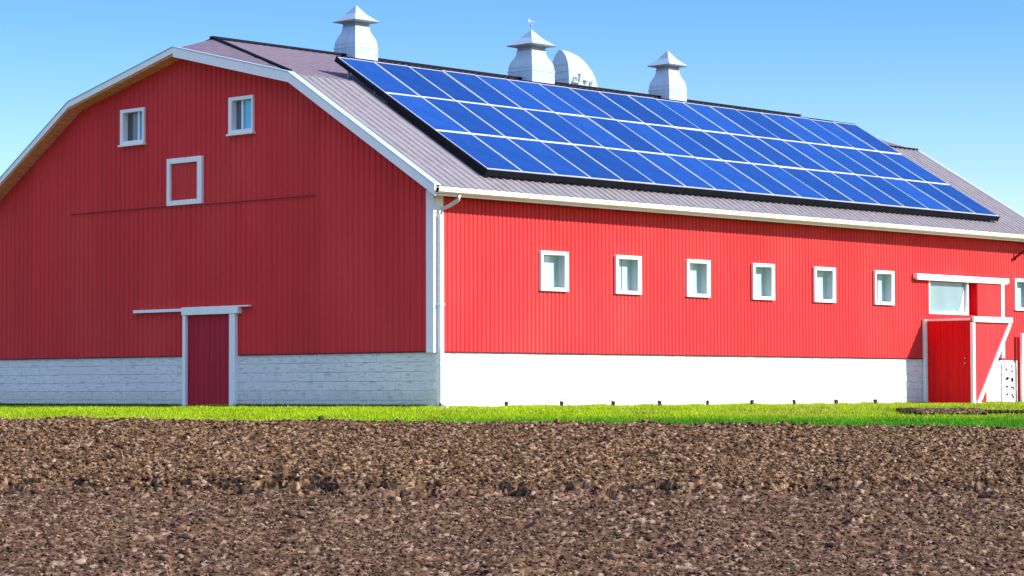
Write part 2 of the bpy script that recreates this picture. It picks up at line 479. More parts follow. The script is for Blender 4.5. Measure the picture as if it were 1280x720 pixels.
# ---- grass strip
def blades(q, l, hgt, wid, col):
    n = len(q); x, y = xy(q, l); z = zprof(q, l) - .005
    a = rng.uniform(0, 6.283, n); ca, sa = np.cos(a)*wid/2, np.sin(a)*wid/2
    lean = rng.normal(0, .32, (n, 2))*hgt[:,None]
    B0 = np.stack([x-ca, y-sa, z], 1); B1 = np.stack([x+ca, y+sa, z], 1)
    M0 = np.stack([x-ca*.8+lean[:,0]*.4, y-sa*.8+lean[:,1]*.4, z+hgt*.55], 1); M1 = np.stack([x+ca*.8+lean[:,0]*.4, y+sa*.8+lean[:,1]*.4, z+hgt*.55], 1)
    T = np.stack([x+lean[:,0], y+lean[:,1], z+hgt], 1)
    P = np.stack([B0,B1,M1,M0,T], 1).reshape(-1,3)
    o = (np.arange(n)*5)[:,None]
    Fa = np.concatenate([o+np.array([[0,1,2]]), o+np.array([[0,2,3]]), o+np.array([[3,2,4]])])
    C = np.ones((n,5,4)); C[...,:3] = col[:,None,:]
    return P, Fa, C.reshape(-1,4)
def grass_col(q, l):
    n = len(q)
    lime = np.array([.39,.54,.008]); green = np.array([.07,.32,.008]); straw = np.array([.44,.42,.075])
    e = np.clip((51.0 + .05*l - q)/.8, 0, 1)*np.clip((l+6)/7, 0, 1)          # lush strip beside the soil
    k = np.clip((vnoise(q*2.2, l, 1.3, 71)-.52)*3.0, 0, 1)*np.clip((l+3)/5, .12, 1)*np.clip((q-50.9)/.8, 0, 1)
    c = lime[None]*(1-e[:,None]) + green[None]*e[:,None]
    c = c*(1-.75*k[:,None]) + straw[None]*.75*k[:,None]
    c = np.where(rng.random((n,1)) < .05, straw[None], c)
    return c*(.55+.3*vnoise(q*2.5, l, .8, 78)[:,None]+.6*rng.random((n,1)))*(1+.12*(rng.random((n,3))-.5))
parts = []
n = 150000
l = rng.uniform(-14, 15, n); q = edge_q(l) + 4.2*rng.random(n)**1.25
wx_, wy_ = xy(q, l)
keep = ~((wx_ > -.02) & (wy_ > -.02)) & ~((l > lb0) & (np.abs(q-bed_center(l)-np.where(l>9.9,-.18,0)) < np.where(l<9.9,.42,.10)))
keep &= ~((wx_ > 18.85) & (wx_ < 20.6) & (wy_ > -1.6))
q = q[keep]; l = l[keep]
tall = np.clip((50.8-q)/.8, 0, 1)*np.clip((l+4)/6, .35, 1)
parts.append(blades(q, l, (.022+.045*rng.random(len(q))**1.5)*(.7+.9*vnoise(q*2, l, .45, 77))*(1+.6*tall), .010+.008*rng.random(len(q)), grass_col(q, l)))
n = 90000
x = rng.uniform(-9, 26, n); y = rng.uniform(-6, 18, n)
qq, ll = ql(x, y); keep = (qq > 54) & ~((x > -.02) & (y > -.02)) & ~((x > 18.85) & (x < 20.6) & (y > -1.6)); q = qq[keep]; l = ll[keep]
parts.append(blades(q, l, .03+.04*rng.random(len(q)), .014+.012*rng.random(len(q)), grass_col(q, l)))
# rough tufts against the walls
n = 14000
x = np.concatenate([rng.uniform(0, 24.6, n), -np.abs(rng.normal(0,.06,n//2))-.03]); y = np.concatenate([-np.abs(rng.normal(0,.06,n))-.03, rng.uniform(0, 17, n//2)])
tuft = vnoise(x, y, .5, 81)
q, l = ql(x, y); keep = ~((x > 18.85) & (x < 20.6)) ; 
parts.append(blades(q[keep], l[keep], (.03+.09*rng.random(len(q))*tuft)[keep], (.010+.008*rng.random(len(q)))[keep], grass_col(q, l)[keep]))
n = 9000  # dark green tufts paint the shadow line along the gable foot
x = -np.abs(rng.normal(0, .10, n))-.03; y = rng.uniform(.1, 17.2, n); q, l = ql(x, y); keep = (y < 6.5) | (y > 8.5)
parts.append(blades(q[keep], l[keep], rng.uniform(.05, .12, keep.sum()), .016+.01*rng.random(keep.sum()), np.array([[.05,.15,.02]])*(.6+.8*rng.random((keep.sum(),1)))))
V, F, Cc = merge(parts)
gr = np_mesh('grass', V, F, grass_m, color=Cc)
tag(gr, 'bright lime green grass strip between the barn and the ploughed soil', 'grass', kind='stuff')

# ------------------------------------------------------------------ BARN
W = 16.971; YK = 4.294; ZK = 7.629; ZP = 8.613; SB = .861; ZR = 8.983; L = 25.0; OV = .4; EO = .482; ZE = 4.75; HB = 1.188
XW = L - OV           # far wall
barn = empty('barn', (0,0,0), 'long red metal-sided barn with whitewashed block base and lilac gambrel roof', 'barn')
mlow = (ZK-ZE)/(YK+EO); mup = (ZR-ZK)/(W/2-YK); mgp = (ZP-ZK)/(W/2-YK)
def zroof_g(y):      # outer roof height in the gable plane
    y = min(y, W-y)
    return ZE + mlow*(y+EO) if y <= YK else ZK + mgp*(y-YK)
TH = .13

def corrugated(mb, u0, u1, zb, zt, openings, place, pitch, depth, extra=(), m=0):
    """vertical ribbed sheeting between u0 and u1; openings = (u0,u1,z0,z1)"""
    prof = []
    n = int((u1-u0)/pitch)+2
    for i in range(n):
        s = u0 + i*pitch
        for f, o in ((0,0),(.18,-depth),(.32,-depth),(.5,0)):
            prof.append((s+f*pitch, o))
    us = [p[0] for p in prof]; os_ = [p[1] for p in prof]
    cuts = set(u for u in us if u0 < u < u1) | {u0, u1} | set(extra)
    for a in openings: cuts |= {a[0], a[1]}
    cuts = sorted(c for c in cuts if u0-1e-6 <= c <= u1+1e-6)
    off = np.interp(cuts, us, os_)
    for i in range(len(cuts)-1):
        a, b = cuts[i], cuts[i+1]
        if b-a < 1e-5: continue
        mid = (a+b)/2
        segs = [(zb, None)]
        for (p, q_, z0, z1) in sorted([o for o in openings if o[0] < mid < o[1]], key=lambda o: o[2]):
            lo, _ = segs.pop()
            if z0 > lo: segs.append((lo, z0))
            segs.append((z1, None))
        for lo, hi in segs:
            ha = zt(a) if hi is None else hi; hb = zt(b) if hi is None else hi
            if min(ha, hb) <= lo: continue
            mb.poly([place(a, off[i], lo), place(b, off[i+1], lo), place(b, off[i+1], hb), place(a, off[i], ha)], m)

LONG_WINS = [(3.38,4.32),(5.99,6.92),(8.63,9.53),(11.24,12.13),(13.82,14.75),(16.52,17.42),(23.47,24.40)]
WZ0, WZ1 = 2.61, 3.53
GW = [(10.06,11.01,6.47,7.35),(5.95,6.84,6.44,7.31)]
HATCH = (7.82,9.15,4.85,6.0)
GDOOR = (6.72,8.42,0,2.2)
FR = .05
# long lit wall
op = [(a+FR, b-FR, WZ0+FR, WZ1-FR) for a, b in LONG_WINS] + [(19.14, 21.44, 2.43, 3.34)]
mb = MB()
corrugated(mb, .10, XW, HB, lambda u: 4.70, op, lambda u, o, z: (u, -.004-o*-1 if False else -.02-o*1.0-.0, z), .135, .022)
lw = mb.build('long_wall', red_steel, barn); lw['label'] = 'sunlit coral red ribbed long side wall'
# gable wall
mb = MB()
op = [(a+FR, b-FR, c+FR, d-FR) for a, b, c, d in GW] + [(HATCH[0]+.05, HATCH[1]-.05, HATCH[2]+.05, HATCH[3]-.05), (GDOOR[0], GDOOR[1], 0, GDOOR[3])]
corrugated(mb, .10, W-.02, HB, lambda u: zroof_g(u)-TH, op, lambda u, o, z: (-.02-o, u, z), .185, .024, extra=(YK, W/2, W-YK))
gw = mb.build('gable_wall', red_steel, barn); gw['label'] = 'shaded dark red ribbed gable end wall'
# the two walls out of sight, plain backing that keeps the sky from shining through
mb = MB()
mb.poly([(XW, 0, 0), (XW, W, 0), (XW, W, zroof_g(0)-TH), (XW, W-YK, ZK-TH), (XW, W/2, ZP-TH), (XW, YK, ZK-TH), (XW, 0, zroof_g(0)-TH)])
mb.poly([(0, W, 0), (XW, W, 0), (XW, W, 4.7), (0, W, 4.7)])
mb.build('rear_wall', red_steel, barn)
mb = MB()    # interior lining
mb.poly([(.35, .35, 0), (XW-.1, .35, 0), (XW-.1, .35, 4.6), (.35, .35, 4.6)])
mb.poly([(.35, .35, 0), (.35, W-.2, 0), (.35, W-.2, 4.7), (.35, W-YK, ZK-.3), (.35, W/2, ZP-.3), (.35, YK, ZK-.3), (.35, .35, 4.7)])
mb.build('inner_lining', red_dark, barn)

# block base: courses of individual blocks with recessed joints
def blocks(mb, u0, u1, z0, z1, place, skips, seed):
    rr = random.Random(seed)
    rows = 6; hh = (z1-z0)/rows
    for r_ in range(rows):
        u = u0 - (0.2 if r_ % 2 else 0)
        while u < u1:
            a = max(u, u0)+.0015; b = min(u+.4, u1)-.0015; u += .4
            if b-a < .03: continue
            pieces = [(a, b)]
            for s0, s1, sz in skips:
                if z0 + r_*hh < sz:
                    nw = []
                    for p, q_ in pieces:
                        if q_ <= s0 or p >= s1: nw.append((p, q_))
                        else:
                            if p < s0-.02: nw.append((p, s0))
                            if q_ > s1+.02: nw.append((s1, q_))
                    pieces = nw
            for p, q_ in pieces:
                za = z0 + r_*hh + .004; zb_ = z0 + (r_+1)*hh - .004
                jit = [rr.uniform(-.006, .006) for _ in range(4)]
                o = rr.uniform(0, .008)
                e = .007
                loops = [[(p,0.05,za),(q_,0.05,za),(q_,0.05,zb_),(p,0.05,zb_)],
                         [(p,-.004-o+e,za),(q_,-.004-o+e,za),(q_,-.004-o+e,zb_),(p,-.004-o+e,zb_)],
                         [(p+e,-.004-o+jit[0]*.5,za+e),(q_-e,-.004-o+jit[1]*.5,za+e),(q_-e,-.004-o+jit[2]*.5,zb_-e),(p+e,-.004-o+jit[3]*.5,zb_-e)]]
                loops = [[place(*t) for t in lp] for lp in loops]
                vs = sum(loops, [])
                fs = [(8,9,10,11)]
                for g in (0, 4):
                    for i in range(4): fs.append((g+i, g+(i+1) % 4, g+4+(i+1) % 4, g+4+i))
                mb.grid_faces(vs, fs)
mb = MB()
blocks(mb, 0.0, XW, -.09, HB-.01, lambda u, o, z: (u, o, z), [(18.9, 21.4, 9)], 3)
mb.box(.0, 18.9, .012, .30, -.4, HB-.02); mb.box(21.4, XW, .012, .30, -.4, HB-.02)
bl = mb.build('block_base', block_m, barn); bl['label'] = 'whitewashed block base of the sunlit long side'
mb = MB()
blocks(mb, 0.0, W, -.09, HB-.01, lambda u, o, z: (o, u, z), [(6.72, 8.42, 9)], 5)
mb.box(.012, .30, 0.31, 6.72, -.4, HB-.02); mb.box(.012, .30, 8.42, W, -.4, HB-.02)
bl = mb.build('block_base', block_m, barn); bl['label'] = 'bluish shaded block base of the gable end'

# belt seam across the gable
mb = MB(); mb.box(-.052, -.046, 3.8, 7.75, 4.80, 4.825); mb.box(-.052, -.046, 9.2, 13.1, 4.83, 4.855)
mb.build('seam_flashing', red_dark, barn)
# base flashing
mb = MB(); mb.box(.2, 18.8, -.05, -.005, HB-.012, HB+.012)
mb.box(-.05, -.005, .2, 6.5, HB-.012, HB+.012); mb.box(-.05, -.005, 8.55, W, HB-.012, HB+.012)
mb.build('base_flashing', red_dark, barn)

# corner trim + downspout
mb = MB(); mb.box(-.062, -.002, -.062, .17, HB-.02, 4.72); mb.box(-.001, .24, -.062, -.004, HB-.02, 4.60)
o = mb.build('corner_trim', white, barn); o['label'] = 'white trim board on the near corner'
mb = MB(); 
mb.tube([(.30,-.50,4.60),(.29,-.48,4.50),(.20,-.32,4.38),(.11,-.16,4.30),(.10,-.13,4.16)], .045, 10)
mb.build('downspout_elbow', cream, barn, smooth=True)
mb = MB(); mb.box(.05, .15, -.17, -.07, .0, 4.18); mb.bar((.10,-.12,.04), (.10,-.32,-.03), .1, .08)
mb.box(.03, .17, -.18, -.06, 2.2, 2.24); mb.box(.03,.17,-.18,-.06,.9,.94)
o = mb.build('downspout', white, barn); o['label'] = 'white square downspout on the near corner'
mb = MB()
mb.tube([(23.75,-.46,4.60),(23.72,-.42,4.42),(23.45,-.12,4.14),(23.45,-.06,4.05)], .035, 8)  # dark colour stands for the elbow's shadow on the wall
o = mb.build('downspout_elbow', red_dark, barn, smooth=True); o['label'] = 'short pipe elbow coloured dark as its shadow, high on the wall above the last window'

# ---- roof
def strips(mb, xs, offs, ya, za, yb_fn, zb_fn, nrm, m=0):
    for i in range(len(xs)-1):
        a, b = xs[i], xs[i+1]; oa, ob = offs[i], offs[i+1]
        yb0, yb1 = yb_fn(a), yb_fn(b)
        if max(abs(yb0-ya), abs(yb1-ya)) < 1e-4: continue
        P = [(a, ya+nrm[0]*oa, za+nrm[1]*oa), (b, ya+nrm[0]*ob, za+nrm[1]*ob),
             (b, yb1+nrm[0]*ob, zb_fn(yb1)+nrm[1]*ob), (a, yb0+nrm[0]*oa, zb_fn(yb0)+nrm[1]*oa)]
        mb.poly(P, m)
def rib_profile(x0, x1, pitch, hgt, extra=()):
    us = []; os_ = []
    n = int((x1-x0)/pitch)+2
    for i in range(n):
        for f, o in ((0,0),(.14,hgt),(.34,hgt),(.48,0)):
            us.append(x0+(i+f)*pitch); os_.append(o)
    xs = sorted({u for u in us if x0 < u < x1} | {x0, x1} | set(extra))
    return xs, list(np.interp(xs, us, os_))
XF = L - .3     # far ridge end
mb = MB()
for side in (0, 1):
    sg = 1 if side == 0 else -1
    fy = (lambda y: y) if side == 0 else (lambda y: W-y)
    nl = math.hypot(1, mlow); nu = math.hypot(1, mup)
    tmp = MB()
    xs, of = rib_profile(-OV, L, .24, .030)
    strips(tmp, xs, of, -EO, ZE, lambda x: YK, lambda y: ZK, (-mlow/nl, 1/nl))
    xs, of = rib_profile(-OV, L, .24, .006, extra=(SB, XF))
    def top_y(x):
        if x < SB: return YK + (W/2-YK)*(x+OV)/(SB+OV)
        if x > XF: return YK + (W/2-YK)*(L-x)/(L-XF)
        return W/2
    strips(tmp, xs, of, YK, ZK, top_y, lambda y: ZK+mup*(y-YK), (-mup/nu, 1/nu))
    tmp.poly([(-OV, YK, ZK), (SB, W/2, ZR), (-OV, W/2, ZP)])
    tmp.poly([(L, YK, ZK), (L, W/2, ZP), (XF, W/2, ZR)])
    for f in tmp.f:
        pts = [tmp.v[i] for i in f]
        pts = [(p[0], fy(p[1]), p[2]) for p in pts]
        if side: pts = pts[::-1]
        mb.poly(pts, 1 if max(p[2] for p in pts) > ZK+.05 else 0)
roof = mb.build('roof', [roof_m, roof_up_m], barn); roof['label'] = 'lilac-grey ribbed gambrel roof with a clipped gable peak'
# roof deck under the sheeting (its underside is the timber soffit)
mb = MB()
sec = [(-EO, ZE), (YK, ZK), (W/2, ZP), (W-YK, ZK), (W+EO, ZE)]
for xa, xb in ((-OV+.002, .0), (XW, L-.002)):
    mb = MB()
    for i in range(4):
        (ya, za), (yb, zb) = sec[i], sec[i+1]
        t0, t1 = .02, TH+.02
        mb.hexa([(xa,ya,za-t1),(xb,ya,za-t1),(xb,yb,zb-t1),(xa,yb,zb-t1)], [(xa,ya,za-t0),(xb,ya,za-t0),(xb,yb,zb-t0),(xa,yb,zb-t0)])
    o = mb.build('soffit', soffit_m, roof); o['label'] = 'orange-brown timber soffit under the verge'
# verge boards (white) with metal cap
for xa, xb in ((-OV-.045, -OV-.001), (L+.001, L+.045)):
    mb = MB()
    for i in range(4):
        (ya, za), (yb, zb) = sec[i], sec[i+1]
        dn = .20 if i < 2 else .11
        mb.hexa([(xa,ya,za-dn),(xb,ya,za-dn),(xb,yb,zb-dn),(xa,yb,zb-dn)], [(xa,ya,za+.035),(xb,ya,za+.035),(xb,yb,zb+.035),(xa,yb,zb+.035)])
    o = mb.build('verge_board', white, roof); o['label'] = 'white barge board along the edge of the roof'
mb = MB()
for xa, xb in ((-OV-.06, -OV+.15),):
    for i in range(4):
        (ya, za), (yb, zb) = sec[i], sec[i+1]
        mb.hexa([(xa,ya,za+.037),(xb,ya,za+.037),(xb,yb,zb+.037),(xa,yb,zb+.037)], [(xa,ya,za+.055),(xb,ya,za+.055),(xb,yb,zb+.055),(xa,yb,zb+.055)])
mb.build('verge_cap', white_metal, roof)
# ridge, hip and knee flashings (black)
mb = MB()
mb.bar((SB-.1, W/2, ZR+.03), (XF, W/2, ZR+.02), .15, .05)
for s in (1, -1):
    y = YK if s == 1 else W-YK
    hp = MB(); hp.bar((SB, W/2, ZR+.02), (-OV+.25, y+s*.25, ZK+.12), .09, .04); hp.build('hip_cap', dark_metal, roof)
    hp = MB(); hp.bar((22.75, y, ZK+.02), (L, y, ZK+.02), .14, .05); hp.build('knee_flashing', dark_metal, roof)
mb.build('ridge_cap', dark_metal, roof)
# eave fascia and gutter
mb = MB(); mb.box(-OV, L, -EO, -EO+.03, 4.56, 4.735); mb.box(-.0, L-.02, -EO+.03, -.065, 4.60, 4.615)
mb.build('fascia', white, roof)
mb = MB()
g = [(-EO-.002, 4.60), (-EO-.06, 4.60), (-EO-.115, 4.64), (-EO-.125, 4.745), (-EO-.112, 4.745), (-EO-.10, 4.65), (-EO-.055, 4.615), (-EO-.002, 4.615)]
mb.hexa([(-OV-.02, a, b) for a, b in g], [(L+.02, a, b) for a, b in g])
o = mb.build('gutter', cream, barn); o['label'] = 'cream gutter along the whole eave'

# ---- windows
def slab(mb, pl, u0, u1, z0, z1, o0, o1, m=0):
    """box in wall coordinates; pl(u, out, z); out grows away from the wall"""
    vs = [pl(u, o, z) for (u, o, z) in ((u0,o0,z0),(u1,o0,z0),(u1,o1,z0),(u0,o1,z0),(u0,o0,z1),(u1,o0,z1),(u1,o1,z1),(u0,o1,z1))]
    mb.grid_faces(vs, [(0,3,2,1),(4,5,6,7),(0,1,5,4),(1,2,6,5),(2,3,7,6),(3,0,4,7)], m)
PL = lambda u, o, z: (u, -o, z)
PG = lambda u, o, z: (-o, u, z)
def window(pl, u0, u1, z0, z1, split, mats, label, fw=(.08,.08), sill=.03, deep=False):
    dd = -.21 if deep else -.12
    fwl, fwr = fw
    mb = MB()
    slab(mb, pl, u0, u0+fwl, z0, z1, dd, .085); slab(mb, pl, u1-fwr, u1, z0, z1, dd, .085)
    slab(mb, pl, u0+fwl, u1-fwr, z1-.085, z1, dd, .084); slab(mb, pl, u0+fwl, u1-fwr, z0, z0+.085, dd, .084)
    w = mb.build('window', white, barn, bevel=.006); w['label'] = label
    mb = MB(); slab(mb, pl, u0-sill, u1+sill, z0-.045, z0-.002, .0, .125)
    if sill > 0: mb.build('sill', white, w)
    iu0, iu1 = u0+fwl+.001, u1-fwr-.001
    su = iu0 + (iu1-iu0)*split
    za, zb = z0+.086, z1-.086
    if deep:      # fixed light set deep in the wall, grey lining paints the shade of its reveal
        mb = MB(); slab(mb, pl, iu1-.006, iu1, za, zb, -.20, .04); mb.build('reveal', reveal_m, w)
        if split:
            mb = MB(); slab(mb, pl, su-.012, su+.012, za, zb, -.166, -.15); mb.build('sash_bar', mats[1], w)
        mb = MB(); slab(mb, pl, iu0, iu1-.007, za, zb, -.185, -.17); mb.build('pane', mats[0], w)
    else:
        mb = MB(); slab(mb, pl, su-.03, su+.03, za, zb, -.085, -.01); mb.build('sash_bar', white, w)
        mb = MB(); slab(mb, pl, iu0, su-.031, za, zb, -.06, -.05); mb.build('pane', mats[0], w)
        mb = MB(); slab(mb, pl, su+.031, iu1, za, zb, -.085, -.075); mb.build('pane', mats[1], w)
    return w
ordn = ['first', 'second', 'third', 'fourth', 'fifth', 'sixth']
for i, (a, b) in enumerate(LONG_WINS):
    lb = (ordn[i] + ' white-framed window of the long wall counted from the near corner') if i < 6 else 'white-framed window of the long wall at the right edge beyond the sliding door'
    window(PL, a, b, WZ0, WZ1, (0, .55, 0, 0, .45, .55, .5)[i], (glass_pale, grey_m), lb, fw=(.075, .12), sill=0, deep=True)
for i, (a, b, c, d) in enumerate(GW):
    # u grows to the left in the picture
    window(PG, a, b, c, d, (.34, .60)[i], (glass_blue, glass_brown if i == 0 else glass_dark),
           ('left gable window with a dark brown pane' if i == 0 else 'right gable window with a wide blue pane'), fw=(.06, .12))

# ---- gable hatch
a, b, c, d = HATCH
mb = MB()
slab(mb, PG, a, a+.17, c, d, -.02, .09); slab(mb, PG, b-.12, b, c, d, -.02, .09)
slab(mb, PG, a+.17, b-.12, d-.13, d, -.02, .088); slab(mb, PG, a+.17, b-.12, c, c+.12, -.02, .088)
h_ = mb.build('hatch', white, barn, bevel=.006); h_['label'] = 'square red loft hatch with a white surround on the gable'
mb = MB()
u = a+.171
while u < b-.125:
    v = min(u+.15, b-.121); slab(mb, PG, u+.004, v-.004, c+.121, d-.131, -.02, .03); u += .15
slab(mb, PG, a+.171, b-.121, c+.121, d-.131, -.03, .02)
mb.build('hatch_panel', red_steel, h_)

# ---- gable sliding door
mb = MB()
slab(mb, PG, 8.38, 8.50, -.08, 2.17, -.02, .11); slab(mb, PG, 6.55, 6.76, -.08, 2.17, -.02, .11)
slab(mb, PG, 6.42, 8.52, 2.17, 2.325, -.02, .13)
dr = mb.build('gable_door', white, barn, bevel=.006); dr['label'] = 'dark red door with white surround in the gable end'
mb = MB()
u = 6.761
while u < 8.37:
    v = min(u+.2, 8.379); slab(mb, PG, u+.005, v-.005, -.03, 2.169, 0, .035); u += .2
slab(mb, PG, 6.761, 8.379, -.03, 2.169, -.03, .025)
mb.build('door_leaf', red_wood, dr)
mb = MB(); slab(mb, PG, 8.52, 10.40, 2.265, 2.335, .02, .12); slab(mb, PG, 6.05, 8.52, 2.327, 2.36, .02, .12)
mb.build('door_track', white, dr)

# ---- ridge cupolas
def cupola(x, hb, hgt, label, vane=None):
    y = W/2; z0 = ZR
    def sq(h, z): return [(x-h,y-h,z),(x+h,y-h,z),(x+h,y+h,z),(x-h,y+h,z)]
    k = hgt/1.36
    prof = [(hb, z0-.55), (hb, z0+.20*k), (hb*1.03, z0+.21*k), (hb*1.03, z0+.25*k), (hb*.99, z0+.26*k), (hb*.97, z0+.37*k),
            (hb*.91, z0+.46*k), (hb*.82, z0+.54*k), (hb*.72, z0+.61*k), (hb*.65, z0+.69*k), (hb*.62, z0+.79*k)]
    mb = MB(); vs = []; fs = []
    for h, z in prof: vs += sq(h, z)
    for i in range(len(prof)-1):
        for j in range(4): fs.append((i*4+j, i*4+(j+1) % 4, i*4+4+(j+1) % 4, i*4+4+j))
    fs.append(tuple((len(prof)-1)*4+j for j in range(4)))
    mb.grid_faces(vs, fs)
    for zz in (.05, .10, .15, .31):      # lap joints
        h = hb+.006 if zz < .3 else hb*.985+.006
        mb.hexa(sq(h, z0+zz*k), sq(h, z0+(zz+.012)*k))
    c = mb.build('cupola', white_metal, barn); c['label'] = label
    mb = MB()
    for j in range(4):
        mb.hexa(sq(hb*(.64 if j % 2 == 0 else .59), z0+(.79+.03*j)*k+.001), sq(hb*.59, z0+(.82+.03*j)*k))
    mb.build('louver', grey_m, c)
    mb = MB()
    hr = hb*1.09
    mb.hexa(sq(hr-.03, z0+.905*k), sq(hr, z0+.93*k), 1)
    vs = sq(hr, z0+.931*k) + sq(hr*.93, z0+.95*k) + sq(hr*.45, z0+1.13*k) + sq(hr*.04, z0+1.36*k)
    fs = [(i*4+j, i*4+(j+1) % 4, i*4+4+(j+1) % 4, i*4+4+j) for i in range(3) for j in range(4)] + [(12,13,14,15)]
    mb.grid_faces(vs, fs, 0)
    mb.build('cupola_roof', [white_metal, grey_m], c)
    if vane:
        mb = MB(); zt = z0+1.34*k
        mb.tube([(x,y,zt),(x,y,zt+.26)], .014, 6)
        mb.tube([(x-.10,y+.0,zt+.27),(x+.17,y-.0,zt+.27)], .012, 6)
        vv = [(x-.13,y,zt+.22),(x-.02,y,zt+.24),(x-.02,y,zt+.31),(x-.13,y,zt+.33)]
        mb.hexa([(p[0],p[1]-.006,p[2]) for p in vv], [(p[0],p[1]+.006,p[2]) for p in vv])
        mb.tube([(x,y,zt+.12),(x,y,zt+.15),(x,y,zt+.18)], [.02,.035,.02], 8)
        mb.build('weathervane', grey_m, c)
    return c
cupola(5.60, .40, 1.35, 'white metal ridge cupola nearest the gable end')
cupola(12.28, .46, 1.42, 'white ridge cupola with a weathervane beside the barrel hood', vane=True)
cupola(18.22, .40, 1.42, 'white ridge cupola farthest along the roof without a vane')

# ---- barrel-roofed ventilator hood
def hood():
    x0, x1 = 13.84, 15.25; yc = 8.82; z0 = ZR-.6
    half = [(.345,z0),(.345,ZR+.30),(.33,ZR+.52),(.295,ZR+.70),(.235,ZR+.84),(.16,ZR+.95),(.08,ZR+1.03),(0,ZR+1.06)]
    secp = [(-a, z) for a, z in half] + [(a, z) for a, z in half[::-1][1:]]
    mb = MB(); N = 12; rings = []
    for i in range(N+1):
        t = i/N
        s = math.sqrt(max(0, 1-(t*.985)**2.2)); 
        rings.append([(x0+(x1-x0)*t, yc + a*(.55+.45*s), z0 + (z-z0)*(.42+.58*s)) for a, z in secp])
    m_ = len(secp); vs = sum(rings, []); fs = []
    for i in range(N):
        for k in range(m_-1): fs.append((i*m_+k, i*m_+k+1, (i+1)*m_+k+1, (i+1)*m_+k))
    fs.append(tuple(range(m_))[::-1]); fs.append(tuple(N*m_+k for k in range(m_)))
    mb.grid_faces(vs, fs)
    for zz in (.2, .42, .62): 
        hw = float(np.interp(zz, [.3,.52,.7], [.345,.33,.295]))-.03
        mb.box(x0-.012, x0-.001, yc-hw, yc+hw, ZR+zz, ZR+zz+.02)
    hd = mb.build('ventilator_hood', white_metal, barn); hd['label'] = 'white barrel-topped hood behind the ridge beside the middle cupola'
    # ring and lever fittings at its foot
    mb = MB()
    yy = yc-.345-.03
    def ring(cx, cz, r, n=12):
        mb.tube([(cx+r*math.cos(2*math.pi*k/n), yy, cz+r*math.sin(2*math.pi*k/n)) for k in range(n+1)], .018, 6)
    ring(x0+.24, ZR+.20, .075); mb.box(x0+.10, x0+.42, yy-.02, yy+.04, ZR+.10, ZR+.13)
    mb.bar((x0+.40,yy,ZR+.10),(x0+.46,yy,ZR+.38), .03, .03); mb.bar((x0+.40,yy,ZR+.37),(x0+.52,yy,ZR+.40), .03, .03)
    mb.build('hood_fitting', grey_m, hd); mb = MB()
    ring(x0+.70, ZR+.17, .04); mb.box(x0+.62, x0+.78, yy-.02, yy+.04, ZR+.19, ZR+.21)
    mb.build('hood_fitting', grey_m, hd); mb = MB()
    ring(x0+.95, ZR+.17, .035); mb.bar((x0+.93,yy,ZR+.08),(x0+.97,yy,ZR+.26), .025, .03)
    mb.build('hood_fitting', grey_m, hd)
hood()

# ---- sliding door, its glazed opening and track on the long wall
mb = MB(); slab(mb, PL, 18.37, 23.0, 3.365, 3.50, .03, .17); slab(mb, PL, 18.42, 22.95, 3.335, 3.364, .05, .15)
o = mb.build('door_track', white, barn, bevel=.006); o['label'] = 'white overhead track of the sliding door on the long wall'
mb = MB(); slab(mb, PL, 19.13, 19.19, 2.42, 3.34, -.1, .035); slab(mb, PL, 21.02, 21.10, 2.42, 3.34, -.1, .035); slab(mb, PL, 19.19, 21.02, 2.42, 2.50, -.1, .033)
dl = mb.build('glazed_opening', white, barn); dl['label'] = 'pale glazed opening under the overhead track above the porch'
mb = MB(); slab(mb, PL, 19.19, 21.02, 2.50, 3.34, -.07, -.05); mb.build('pane', plastic_m, dl)
mb = MB(); mb.poly([PL(20.72,-.045,2.50), PL(21.0,-.045,2.50), PL(21.0,-.045,3.2), PL(20.86,-.045,2.78)]); mb.build('pane_reflection', white, dl)  # pale triangle painted on the pane as a reflection
mb = MB(); slab(mb, PL, 21.101, 21.44, 2.30, 3.34, -.14, -.11); slab(mb, PL, 21.441, 21.47, 2.40, 3.34, -.14, .045); mb.build('door_recess', red_bright, barn)
mb = MB()
u = 21.46
while u < 22.62:
    v = min(u+.135, 22.64); slab(mb, PL, u+.004, v-.004, HB+.05, 3.33, .06, .10); u += .135
slab(mb, PL, 21.45, 22.64, HB+.05, 3.33, .05, .09)
lf_ = mb.build('sliding_door', red_steel, barn); lf_['label'] = 'short red sliding door leaf with a white edge hanging from the track'
mb = MB(); slab(mb, PL, 22.645, 22.80, HB+.05, 3.33, .05, .13); mb.build('edge_post', white, lf_)

# ---- entrance porch standing out from the long wall
PX = 18.87; PD = 1.59; PT = 2.26
mb = MB()
mb.box(PX-.07, PX+.03, -.13, -.03, -.08, PT)                         # post at the wall
mb.box(PX-.03, PX+.09, -PD-.03, -PD+.06, -.08, PT-.1)                # outer post
mb.box(PX-.025, PX+.03, -PD+.06, -.16, PT-.055, PT)               # rail over the door
mb.box(PX-.03, 20.78, -PD-.07, -PD-.001, PT-.10, PT+.05)          # front fascia
po = mb.build('entry_porch', white, barn, bevel=.006); po['label'] = 'small red entrance porch with white trim projecting from the long wall'
mb = MB()
y = -PD+.061
while y < -.17:
    y2 = min(y+.19, -.161); mb.box(PX-.012, PX+.02, y+.004, y2-.004, -.03, PT-.056); y += .19
mb.box(PX-.002, PX+.03, -PD+.061, -.161, -.03, PT-.056)
o = mb.build('porch_door', red_bright, po); o['label'] = 'deep red shaded door of the porch'
mb = MB(); mb.bar((PX-.05,-PD+.22,1.02),(PX-.05,-PD+.22,1.22),.03,.03); mb.box(PX-.05,PX-.012,-PD+.20,-PD+.24,1.03,1.06); mb.box(PX-.05,PX-.012,-PD+.20,-PD+.24,1.17,1.20)
mb.build('door_handle', handle_m, po)
mb = MB()
